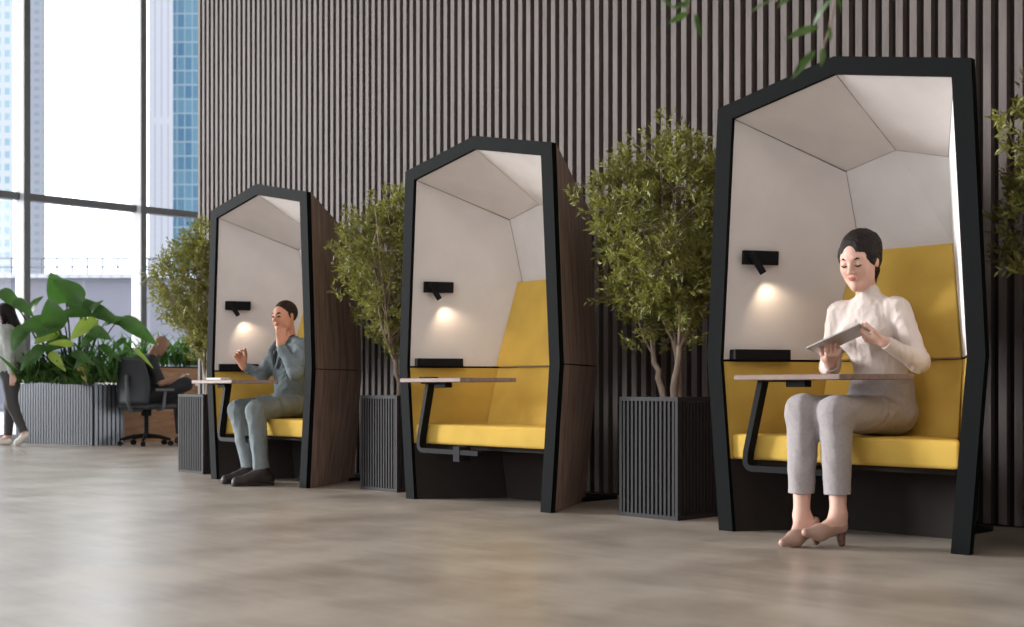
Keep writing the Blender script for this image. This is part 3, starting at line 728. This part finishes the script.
# feet: heel, ball, toe
ftR = (V3(-3.005,4.690,.082), V3(-3.022,4.575,.036), V3(-3.034,4.512,.026))
ftL = (V3(-2.890,4.722,.090), V3(-2.925,4.620,.068), V3(-2.950,4.560,.072))
feet = []
for ak, (he, ba, to) in ((akR,ftR),(akL,ftL)): feet += [cap(ak, he, .032, .026, .02), cap(ak-V3(0,0,.02), ba, .028, .026, .03), cap(he, ba, .026, .028, .02), cap(ba, to, .026, .016, .01)]
sk = pbody(wm, 'body', hips+infl(torso,-.008)+neck+infl(armR+armL,-.006)+[cap(wrR+V3(-.01,.02,0), wrR+V3(.006,-.012,.004), .024, .024, .01), cap(wrL+V3(.01,.02,0), wrL+V3(-.012,-.006,.004), .024, .024, .01)]+legR+legL+feet+hp+hR+hL, .0040, M['skin_w'])
paint(sk, [M['lips']], [lambda c: in_ell(c, L(0,.095,-.0555), (.021*s,.012*s,.0085*s), R, W0)])
brows_lashes(wm, L, R, s, M['hair_dark'], False)
c_ = lambda a, b, r1, r2, k: cap(L(*a), L(*b), r1*s, r2*s, k*s)
hair = [ell(L(0,-.018,.034), V3(.080,.099,.098)*s, .02, R), ell(L(0,-.05,-.01), V3(.072,.060,.055)*s, .03, R), sub(ell(L(0,.100,-.036), V3(.067,.077,.099)*s, .006*s, R)), sub(ell(L(.008,.100,.042), V3(.030,.060,.044)*s, .006*s, R)),
        ell(L(-.064,.012,.022), V3(.017,.034,.040)*s, .02, R), ell(L(.064,.012,.022), V3(.017,.034,.040)*s, .02, R),
        ell(L(0,-.108,-.005), V3(.040,.034,.036)*s, .03, R), ell(L(0,-.06,.05), V3(.074,.07,.066)*s, .03, R)]
V, Fc = implicit(hair, .0035); hr = crease(raw('hair', V-W0, Fc, M['hair_dark'], wm), .0022, .030, 8, (1,.35,1))
pbody(wm, 'ponytail', [c_((0,-.112,-.01),(.010,-.135,-.07),.024,.028,.02), c_((.010,-.135,-.07),(.02,-.110,-.16),.028,.018,.02), c_((.02,-.110,-.16),(.022,-.098,-.20),.018,.007,.01)], .0035, M['hair_dark'], hr)
sw = infl(torso,.004)+infl(armR+armL,.006)+[cut(H+R@V3(0,-.02,-.075*s)-V3(0,0,.012), (0,-.15,1), .085), cut(wrR+nrm(wrR-elR)*.012, wrR-elR, .05), cut(wrL+nrm(wrL-elL)*.010, wrL-elL, .05), cut((-2.975,5.21,.712),(0,0,-1),.20)]
crease(pbody(wm, 'knit_top', sw, .0045, M['sweater']), .0030, .11, 3)
tr = infl(hips,.008)+[ell((-2.975,5.215,.630),(.150,.112,.055),.03), cap((-3.055,5.195,.560), knR, .092, .078, .04), cap(knR, akR+V3(-.008,.006,.02), .074, .056, .03),
     cap((-2.895,5.200,.560), knL, .092, .078, .04), cap(knL, akL+V3(-.005,.006,.02), .074, .057, .03), cut((-3.04,4.68,.222),(0,0,-1),.13), cut((-2.90,4.72,.224),(0,0,-1),.115), ell((-2.973,5.212,.685),(.158,.116,.09),.05), cut((-2.975,5.21,.722),(0,0,1),.22)]
crease(pbody(wm, 'trousers', tr, .005, M['trousers_w']), .0038, .13, 4, (1,1,.7))
bm = bmesh.new()
loop = [Vector((-2.973+.146*math.cos(a)-W0[0], 5.212+.108*math.sin(a)-W0[1], .712)) for a in [2*PI*i/28 for i in range(29)]]
sweep(bm, loop, .012, .006, (0,0,1)); obj('belt', bm, M['trousers_w'], wm)
for ak, (he, ba, to), hb in ((akR,ftR,(-2.995,4.700)),(akL,ftL,(-2.884,4.724))):
    fw = nrm(to-he)
    sh = pbody(wm, 'shoe', [cap(he, ba, .031, .036, .02), cap(ba, to+fw*.008, .034, .018, .02), cap(he+V3(0,0,.02), he, .029, .031, .01), sub(ell((he+ba)/2+V3(0,0,.045)+fw*(-.004), (.027,.062,.034), .006, frame_of(fw))), sub(ell(he+V3(0,0,.062), (.05,.05,.022), .004))], .0028, M['shoe_nude'])
    pbody(wm, 'heel', [cap(he-V3(0,0,.012), (hb[0],hb[1],.016), .023, .016, .004), cut((hb[0],hb[1],.002),(0,0,-1),.05)], .003, M['shoe_heel'], sh)
# tablet, held in both hands
A_ = V3(-3.111,4.80,.862); e1 = nrm(V3(-2.852,4.87,.978)-A_); e2 = V3(0,1,-.05); e2 = nrm(e2-e1*(e2@e1)); nn = np.cross(e1,e2)
tb = thing('tablet', 'thin grey tablet held tilted in the woman\'s hands', 'tablet', tuple(A_))
R4 = Matrix((e1,e2,nn)).transposed()
def ori(bm):
    for v in bm.verts: v.co = R4 @ v.co
bm = bmesh.new(); box(bm, (0,0,0), (.262,.172,.0075)); bevel(bm, .002, 2); ori(bm); obj('case', bm, M['tablet'], tb)
bm = bmesh.new(); box(bm, (.007,.007,.0073), (.255,.165,.0082)); ori(bm); obj('screen', bm, M['screen'], tb)

# ---------------- man in the suit
M0 = V3(-7.80,5.05,0)
mn = person('seated man in a grey-blue suit with one hand raised to his cheek', tuple(M0))
H = V3(-7.770,5.105,1.215); R = frame_of((.20,-1,-.05)); s = 1.0
hp, L = head_prims(H, R, s, True)
shF, shN = V3(-7.975,5.19,.985), V3(-7.60,5.15,.985)
elF, elN = V3(-7.965,5.045,.790), V3(-7.480,5.01,.795)
wrF, wrN = V3(-8.045,4.935,.845), V3(-7.640,4.985,.995)
hF, _ = hand_prims(wrF+V3(-.008,-.006,.015), (-.40,-.25,.88), (.65,-.2,.30), False, 1.0, curl=((45,60,35),(50,60,35),(60,65,40),(65,65,40)), thumb=(.4,.7))
hN, _ = hand_prims(wrN+V3(-.002,.002,.014), (-.12,.14,1), (-.75,.62,.1), True, 1.0, curl=((20,45,30),(25,50,35),(40,60,40),(50,65,40)), thumb=(.3,.6))
torso = [ell((-7.815,5.205,.60),(.155,.115,.10),.05), ell((-7.805,5.195,.745),(.148,.108,.15),.06), ell((-7.79,5.175,.90),(.168,.115,.155),.06), cap((-7.93,5.185,.985),(-7.645,5.155,.985),.062,.062,.05), cap((-7.79,5.165,1.0),(-7.785,5.155,1.06),.065,.055,.04)]
neck = [cap((-7.785,5.155,1.03), H+R@V3(0,-.02,-.055), .056, .054, .02)]
aF = [cap(shF, elF, .052, .044, .03), cap(elF, wrF, .042, .029, .02)]; aN = [cap(shN, elN, .052, .044, .03), cap(elN, wrN, .042, .029, .02)]
kF, kN = V3(-8.005,4.865,.525), V3(-7.665,4.800,.525); aKF, aKN = V3(-7.815,4.840,.115), V3(-7.545,4.770,.115)
hips = [ell((-7.815,5.215,.565),(.165,.125,.095),.05)]
legs = [cap((-7.905,5.20,.560), kF, .082, .064, .04), cap(kF, aKF, .058, .040, .03), cap((-7.725,5.19,.560), kN, .082, .064, .04), cap(kN, aKN, .058, .040, .03)]
def foot_pts(ak, d): d = nrm(V3(*d)); return (V3(ak[0],ak[1],.040)-d*.045, V3(ak[0],ak[1],.036)+d*.10, V3(ak[0],ak[1],.030)+d*.175)
fF, fN = foot_pts(aKF, (-.22,-1,0)), foot_pts(aKN, (-.38,-1,0))
feet = []
for ak, (he, ba, to) in ((aKF,fF),(aKN,fN)): feet += [cap(ak, he, .036, .034, .02), cap(ak, ba, .034, .03, .02), cap(he, ba, .034, .034, .02), cap(ba, to, .032, .024, .01)]
pbody(mn, 'body', hips+infl(torso,-.01)+neck+infl(aF+aN,-.006)+[cap(wrF, wrF+V3(-.008,-.006,.015),.027,.027,.01), cap(wrN, wrN+V3(0,.002,.014),.027,.027,.01)]+legs+feet+hp+hF+hN, .0045, M['skin_m'])
brows_lashes(mn, L, R, s, M['hair_brown'], True, .0016, 1.5)
hair = [ell(L(0,-.020,.033), V3(.078,.096,.089)*s, .02, R), sub(ell(L(0,.105,-.02), V3(.078,.078,.095)*s, .01, R)), sub(ell(L(.076,.012,-.035), V3(.03,.035,.035), .005, R)), sub(ell(L(-.076,.012,-.035), V3(.03,.035,.035), .005, R)), sub(ell(L(0,-.05,-.085), V3(.1,.12,.045), .005, R)),
        cap(L(.070,.018,.02), L(.073,.010,-.008), .008, .005, .006), cap(L(-.070,.018,.02), L(-.073,.010,-.008), .008, .005, .006)]
pbody(mn, 'hair', hair, .0035, M['hair_brown'])
pbody(mn, 'shirt', infl(torso[2:4],-.002)+[cap((-7.788,5.165,.99),(-7.785,5.148,1.085),.066,.060,.03), cut((-7.785,5.15,1.085),(0,.35,1),.09)], .0055, M['shirt_dark'])
jk = infl(torso[:4],.012)+[ell((-7.82,5.205,.575),(.185,.145,.085),.04), cap((-7.79,5.175,1.0),(-7.787,5.17,1.035),.075,.070,.03)]+infl(aF+aN,.010)
jk += [sub(ell((-7.787,5.045,.975),(.050,.080,.150),.008)), sub(ell((-7.785,5.13,1.09),(.062,.09,.05),.01))]
jk += [cut(wrF-nrm(wrF-elF)*.010, wrF-elF, .06), cut(wrN-nrm(wrN-elN)*.010, wrN-elN, .06)]
jkt = crease(pbody(mn, 'suit_jacket', jk, .005, M['suit']), .0060, .13, 5)
lp = []
for q in (-1,1): lp += chain([V3(-7.787+q*.068,5.10,1.045), V3(-7.787+q*.070,5.045,.965), V3(-7.787+q*.022,5.035,.845)], [.013,.018,.008], .008)
pbody(mn, 'lapels', lp, .004, M['suit'], jkt)
tr = infl(hips,.012)+[cap((-7.905,5.20,.565), kF, .094, .078, .04), cap(kF, aKF+V3(0,0,-.01), .074, .060, .03), cap((-7.725,5.19,.565), kN, .094, .078, .04), cap(kN, aKN+V3(0,0,-.01), .074, .060, .03),
      cut(aKF+V3(0,0,.005),(0,.15,-1),.11), cut(aKN+V3(0,0,.005),(0,.15,-1),.11)]
crease(pbody(mn, 'trousers', tr, .0055, M['suit_trousers']), .0060, .14, 6, (1,1,.6))
for ak, (he, ba, to) in ((aKF,fF),(aKN,fN)):
    bt = pbody(mn, 'boot', [cap(ak+V3(0,0,.02), he+V3(0,0,.01), .045, .044, .02), cap(ak+V3(0,0,-.02), ba+V3(0,0,.006), .046, .042, .03), cap(he, ba, .044, .046, .02), cap(ba, to, .045, .036, .01), cut((ak[0],ak[1],.012),(0,0,-1),.26)], .004, M['boot'])
    pbody(mn, 'sole', [cap(V3(he[0],he[1],.012), V3(ba[0],ba[1],.012), .046, .048, .01), cap(V3(ba[0],ba[1],.012), V3(to[0],to[1],.012), .048, .037, .01), cut((ak[0],ak[1],.002),(0,0,-1),.3), cut((ak[0],ak[1],.016),(0,0,1),.3)], .004, M['black_cloth'], bt)
bm = bmesh.new(); box(bm, (-.075,-.045,0), (.075,.045,.016)); bevel(bm, .003, 1)
pd = obj('notepad', bm, M['paper']); pd.location = (-8.02,4.70,.7475); pd.rotation_euler = (0,0,.25); tag(pd, 'small white notepad on the suited man\'s table', 'notepad')
bm = bmesh.new(); box(bm, (-.05,-.035,0), (.05,.035,.008)); bevel(bm, .002, 1)
pd = obj('flat_device', bm, M['black_metal']); pd.location = (-5.83,4.87,.7475); pd.rotation_euler = (0,0,.2); tag(pd, 'flat black phone lying on the empty booth\'s table', 'device')  # small flat black item on the tabletop

# ---------------- walking woman at the left edge
def loc_frame(O, f):
    f = nrm(V3(*f)); r_ = np.cross(f, (0,0,1)); return lambda x,y,z: V3(*O)+r_*x+f*y+V3(0,0,z)
K0 = (-15.03,5.99,0); kp = person('walking woman in pale grey jacket with long dark hair at the left edge', K0)
q = loc_frame(K0, (-.691,-.723,0)); H = q(0,.09,1.60); R = frame_of((-.66,-.70,-.08)); hp, L = head_prims(H, R, 1.0)
legs = [cap(q(-.08,0,.88), q(-.075,-.045,.48), .085,.058,.04), cap(q(-.075,-.045,.48), q(-.07,-.185,.15), .055,.036,.03), cap(q(.08,0,.88), q(.08,.05,.47), .085,.058,.04), cap(q(.08,.05,.47), q(.08,.075,.09), .055,.036,.03)]
tor = [ell(q(0,0,.93), (.16,.16,.12), .05), ell(q(0,.0,1.20), (.15,.15,.22), .06), cap(q(-.14,.01,1.38), q(.14,.01,1.38), .06,.06,.05), cap(q(0,.02,1.40), H+R@V3(0,-.02,-.06), .05,.05,.03)]
arm = [cap(q(-.17,.01,1.37), q(-.22,-.07,1.10), .048,.042,.03), cap(q(-.22,-.07,1.10), q(-.20,-.09,.86), .040,.028,.02), cap(q(.17,.01,1.37), q(.22,.08,1.12), .048,.042,.03), cap(q(.22,.08,1.12), q(.19,.24,1.02), .040,.028,.02)]
hd1, _ = hand_prims(q(-.20,-.09,.86), (0.05,.05,-1), (.7,-.7,0), True, .95, curl=(15,20,15)); hd2, _ = hand_prims(q(.19,.24,1.02), (-.6,-.6,0), (.6,-.6,0), False, .95, curl=(25,30,20))
ft = [cap(q(-.07,-.185,.15), q(-.07,-.12,.04), .034,.032,.02), cap(q(.08,.075,.09), q(.08,.20,.035), .034,.030,.02)]
pbody(kp, 'body', legs+tor+arm+hp+hd1+hd2+ft, .008, M['skin_w'])
crease(pbody(kp, 'jacket', infl(tor[:3]+arm,.022)+[ell(q(0,0,1.02),(.19,.19,.20),.05), cut(q(-.20,-.09,.86),(0,0,-1),.07), cut(q(.19,.24,1.02), R@V3(0,1,0), .07), cut(q(0,0,.84),(0,0,-1),.25)], .009, M['hoodie']), .010, .2, 7)
pbody(kp, 'trousers', infl(legs,.012)+[ell(q(0,0,.88),(.165,.16,.10),.04), cut(q(.08,.075,.12),(0,0,-1),.10), cut(q(-.07,-.185,.17), q(-.07,-.185,.15)-q(-.075,-.045,.48), .10)], .008, M['leggings'])
pbody(kp, 'hair', [ell(L(0,-.02,.035), V3(.088,.105,.095), .02, R), cap(L(0,-.07,0), L(.0,-.12,-.16), .07,.065,.04), cap(L(0,-.12,-.16), L(-.03,-.13,-.30), .06,.025,.04), cap(L(-.07,-.0,0), L(-.075,-.02,-.12), .03,.03,.03), sub(ell(L(0,.11,-.03), V3(.068,.08,.095), .01, R))], .007, M['hair_dark'])
for a, b in ((q(-.07,-.205,.13), q(-.07,-.10,.040)), (q(.08,.05,.045), q(.08,.225,.040))): pbody(kp, 'shoe', [cap(a, b, .044, .040, .02)], .006, M['white_shoe'])

# ---------------- man reading on the office chair
f_ = nrm(V3(.30,.95,0)); S0 = (-13.90,7.17,0); q = loc_frame(S0, f_)
ch = thing('office_chair', 'black swivel office chair with armrests beside the long planter', 'chair', S0, math.atan2(.35, .93))
bm = bmesh.new(); box(bm, (-.25,-.22,.44), (.25,.27,.51)); bevel(bm, .03, 3); obj('seat', bm, M['mesh_chair'], ch, True)
bm = bmesh.new(); rows = []
for i in range(13):
    t_ = i/12; z = .50+.56*t_; y = -.24-.05*math.sin(PI*t_)*-1-.10*t_; hw = .20+.05*math.sin(PI*(t_*.8+.15))
    rows.append([bm.verts.new((hw*a, y-.045*(1-a*a)+(.03 if sgn else 0), z)) for sgn in (0,1) for a in (np.linspace(-1,1,9) if not sgn else np.linspace(1,-1,9))])
for a, b in zip(rows, rows[1:]):
    for i in range(18): bm.faces.new((a[i], a[(i+1)%18], b[(i+1)%18], b[i]))
bm.faces.new(rows[0][::-1]); bm.faces.new(rows[-1]); obj('backrest', bm, M['mesh_chair'], ch, True)
bm = bmesh.new(); tube(bm, [(0,-.08,.43),(0,-.26,.42),(0,-.33,.55),(0,-.34,.85)], .022, 8); obj('back_support', bm, M['chair_grey'], ch, True)
for sx in (-1,1):
    bm = bmesh.new(); tube(bm, [(sx*.22,-.05,.43),(sx*.31,-.05,.44),(sx*.31,-.02,.66)], .018, 8); box(bm, (sx*.31-.04,-.14,.66), (sx*.31+.04,.13,.69)); obj('armrest', bm, M['chair_grey'], ch)
bm = bmesh.new(); tube(bm, [(0,0,.10),(0,0,.44)], .026, 12); tube(bm, [(0,0,.36),(0,0,.44)], .06, 12); obj('column', bm, M['black_metal'], ch)
for i in range(5):
    an = 2*PI*i/5+.3; d = Vector((math.cos(an), math.sin(an), 0)); bm = bmesh.new(); tube(bm, [Vector((0,0,.12)), d*.16+Vector((0,0,.11)), d*.31+Vector((0,0,.075))], [.032,.024,.016], 8); a_ = obj('base_arm', bm, M['black_metal'], ch)
    bm = bmesh.new(); sd = Vector((-d.y,d.x,0)); tube(bm, [d*.31+Vector((0,0,.03))-sd*.024, d*.31+Vector((0,0,.03))+sd*.024], .03, 12); obj('caster', bm, M['black_metal'], a_)
sp_ = person('bald man in black clothes sitting bent over on the office chair', S0)
H = q(.0,.17,1.215); R = frame_of((.55,.62,-.55)); hp, L = head_prims(H, R, .98, True)
tor = [ell(q(0,-.03,.60),(.16,.15,.10),.05), ell(q(0,-.04,.78),(.16,.14,.16),.06), ell(q(0,.0,.94),(.17,.14,.14),.06), cap(q(-.14,.03,1.02), q(.14,.03,1.02), .07,.07,.05)]
nk = [cap(q(0,.05,1.05), H+R@V3(0,-.03,-.05), .055,.055,.03)]
arms = [cap(q(.19,.03,1.0), q(.25,.13,.76), .050,.043,.03), cap(q(.25,.13,.76), q(.10,.36,.80), .042,.030,.02), cap(q(-.19,.03,1.0), q(-.25,.15,.76), .050,.043,.03), cap(q(-.25,.15,.76), q(-.06,.36,.80), .042,.030,.02)]
h1, _ = hand_prims(q(.10,.36,.80), tuple(f_*.8+V3(-.4,.3,.2)), (0,0,1), False, .95, curl=(30,35,25)); h2, _ = hand_prims(q(-.06,.36,.80), tuple(f_*.8+V3(.3,-.3,.2)), (0,0,1), True, .95, curl=(30,35,25))
legs = [cap(q(.10,-.02,.60), q(.14,.44,.74), .095,.070,.04), cap(q(.14,.44,.74), q(-.16,.38,.64), .065,.045,.03), cap(q(-.10,-.02,.58), q(-.14,.42,.55), .095,.070,.04), cap(q(-.14,.42,.55), q(-.14,.44,.11), .065,.045,.03)]
ft = [cap(q(-.16,.38,.64), q(-.26,.44,.60), .040,.034,.02), cap(q(-.14,.44,.10), q(-.14,.60,.04), .042,.034,.02)]
pbody(sp_, 'body', tor+nk+arms+h1+h2+legs+ft+hp, .008, M['skin_d'])
pbody(sp_, 'shirt', infl(tor,.014)+[infl([arms[0]],.014)[0], infl([arms[2]],.014)[0], cut(q(.25,.13,.78), q(.25,.13,.76)-q(.19,.03,1.0), .08), cut(q(-.25,.15,.78), q(-.25,.15,.76)-q(-.19,.03,1.0), .08)], .009, M['black_cloth'])
pbody(sp_, 'trousers', infl(legs,.014)+[ell(q(0,-.02,.60),(.18,.17,.10),.04), cut(q(-.14,.44,.13),(0,0,-1),.09)], .009, M['black_cloth'])
for a, b in ((q(-.17,.38,.635), q(-.28,.45,.60)), (q(-.14,.41,.05), q(-.14,.61,.045))): pbody(sp_, 'shoe', [cap(a, b, .050, .042, .02)], .007, M['boot'])
bm = bmesh.new(); box(bm, (-.10,-.075,0), (.10,.075,.006)); ob_ = obj('magazine', bm, M['paper']); ob_.location = q(.02,.43,.83); ob_.rotation_euler = (.5,0,-.7); tag(ob_, 'white sheet held by the bald man on the office chair', 'paper')
#PEOPLE_END

# ================================================================= LIGHT, CAMERA
w = bpy.data.worlds.new('World'); SC.world = w; w.use_nodes = True; nt = w.node_tree; bg = nt.nodes['Background']
tc = N(nt, 'ShaderNodeTexCoord'); sp = N(nt, 'ShaderNodeSeparateXYZ'); cr = N(nt, 'ShaderNodeValToRGB')
cr.color_ramp.elements[0].position = .45; cr.color_ramp.elements[0].color = (.55,.53,.52,1); cr.color_ramp.elements[1].position = .55; cr.color_ramp.elements[1].color = (.93,.96,1,1)
mr = N(nt, 'ShaderNodeMapRange'); mr.inputs[1].default_value = -1
nt.links.new(tc.outputs['Generated'], sp.inputs[0]); nt.links.new(sp.outputs[2], mr.inputs[0]); nt.links.new(mr.outputs[0], cr.inputs[0]); nt.links.new(cr.outputs[0], bg.inputs[0])
bg.inputs[1].default_value = 4.5
for lx, pw in ((-13.5,30),(-9.5,30),(-5.5,40),(-1.5,50),(2.5,65)):  # unseen overhead fill lights, added to brighten floor and booth sides
    for ly in (-3.5,1.2):
        ld = bpy.data.lights.new('added_fill_light', 'AREA'); ld.shape = 'SQUARE'; ld.size = 1.5; ld.energy = pw; ld.color = (1,.93,.86)
        lo = bpy.data.objects.new('added_fill_light', ld); COL.objects.link(lo); lo.location = (lx,ly,CZ-.05)
sd = bpy.data.lights.new('low_sun', 'SUN'); sd.energy = 8.5; sd.angle = math.radians(14); sd.color = (1,.97,.95)
so = bpy.data.objects.new('low_sun', sd); COL.objects.link(so); so.rotation_euler = Vector((.86,.50,-.16)).to_track_quat('-Z','Y').to_euler()
cam = bpy.data.cameras.new('camera'); co = bpy.data.objects.new('camera', cam); COL.objects.link(co); SC.camera = co
co.location = (0,0,.68); co.rotation_euler = (math.radians(90), 0, math.radians(46.287))
cam.sensor_width = 36; cam.lens = 1240.3/1024*36; cam.shift_y = (389.28-313.5)/1024; cam.clip_end = 500
cam.dof.use_dof = True; cam.dof.focus_distance = 6.2; cam.dof.aperture_fstop = 4.0
SC.view_settings.view_transform = 'Standard'; SC.view_settings.look = 'None'; SC.view_settings.gamma = 1; SC.view_settings.use_curve_mapping = False
SC.view_settings.exposure = -0.28
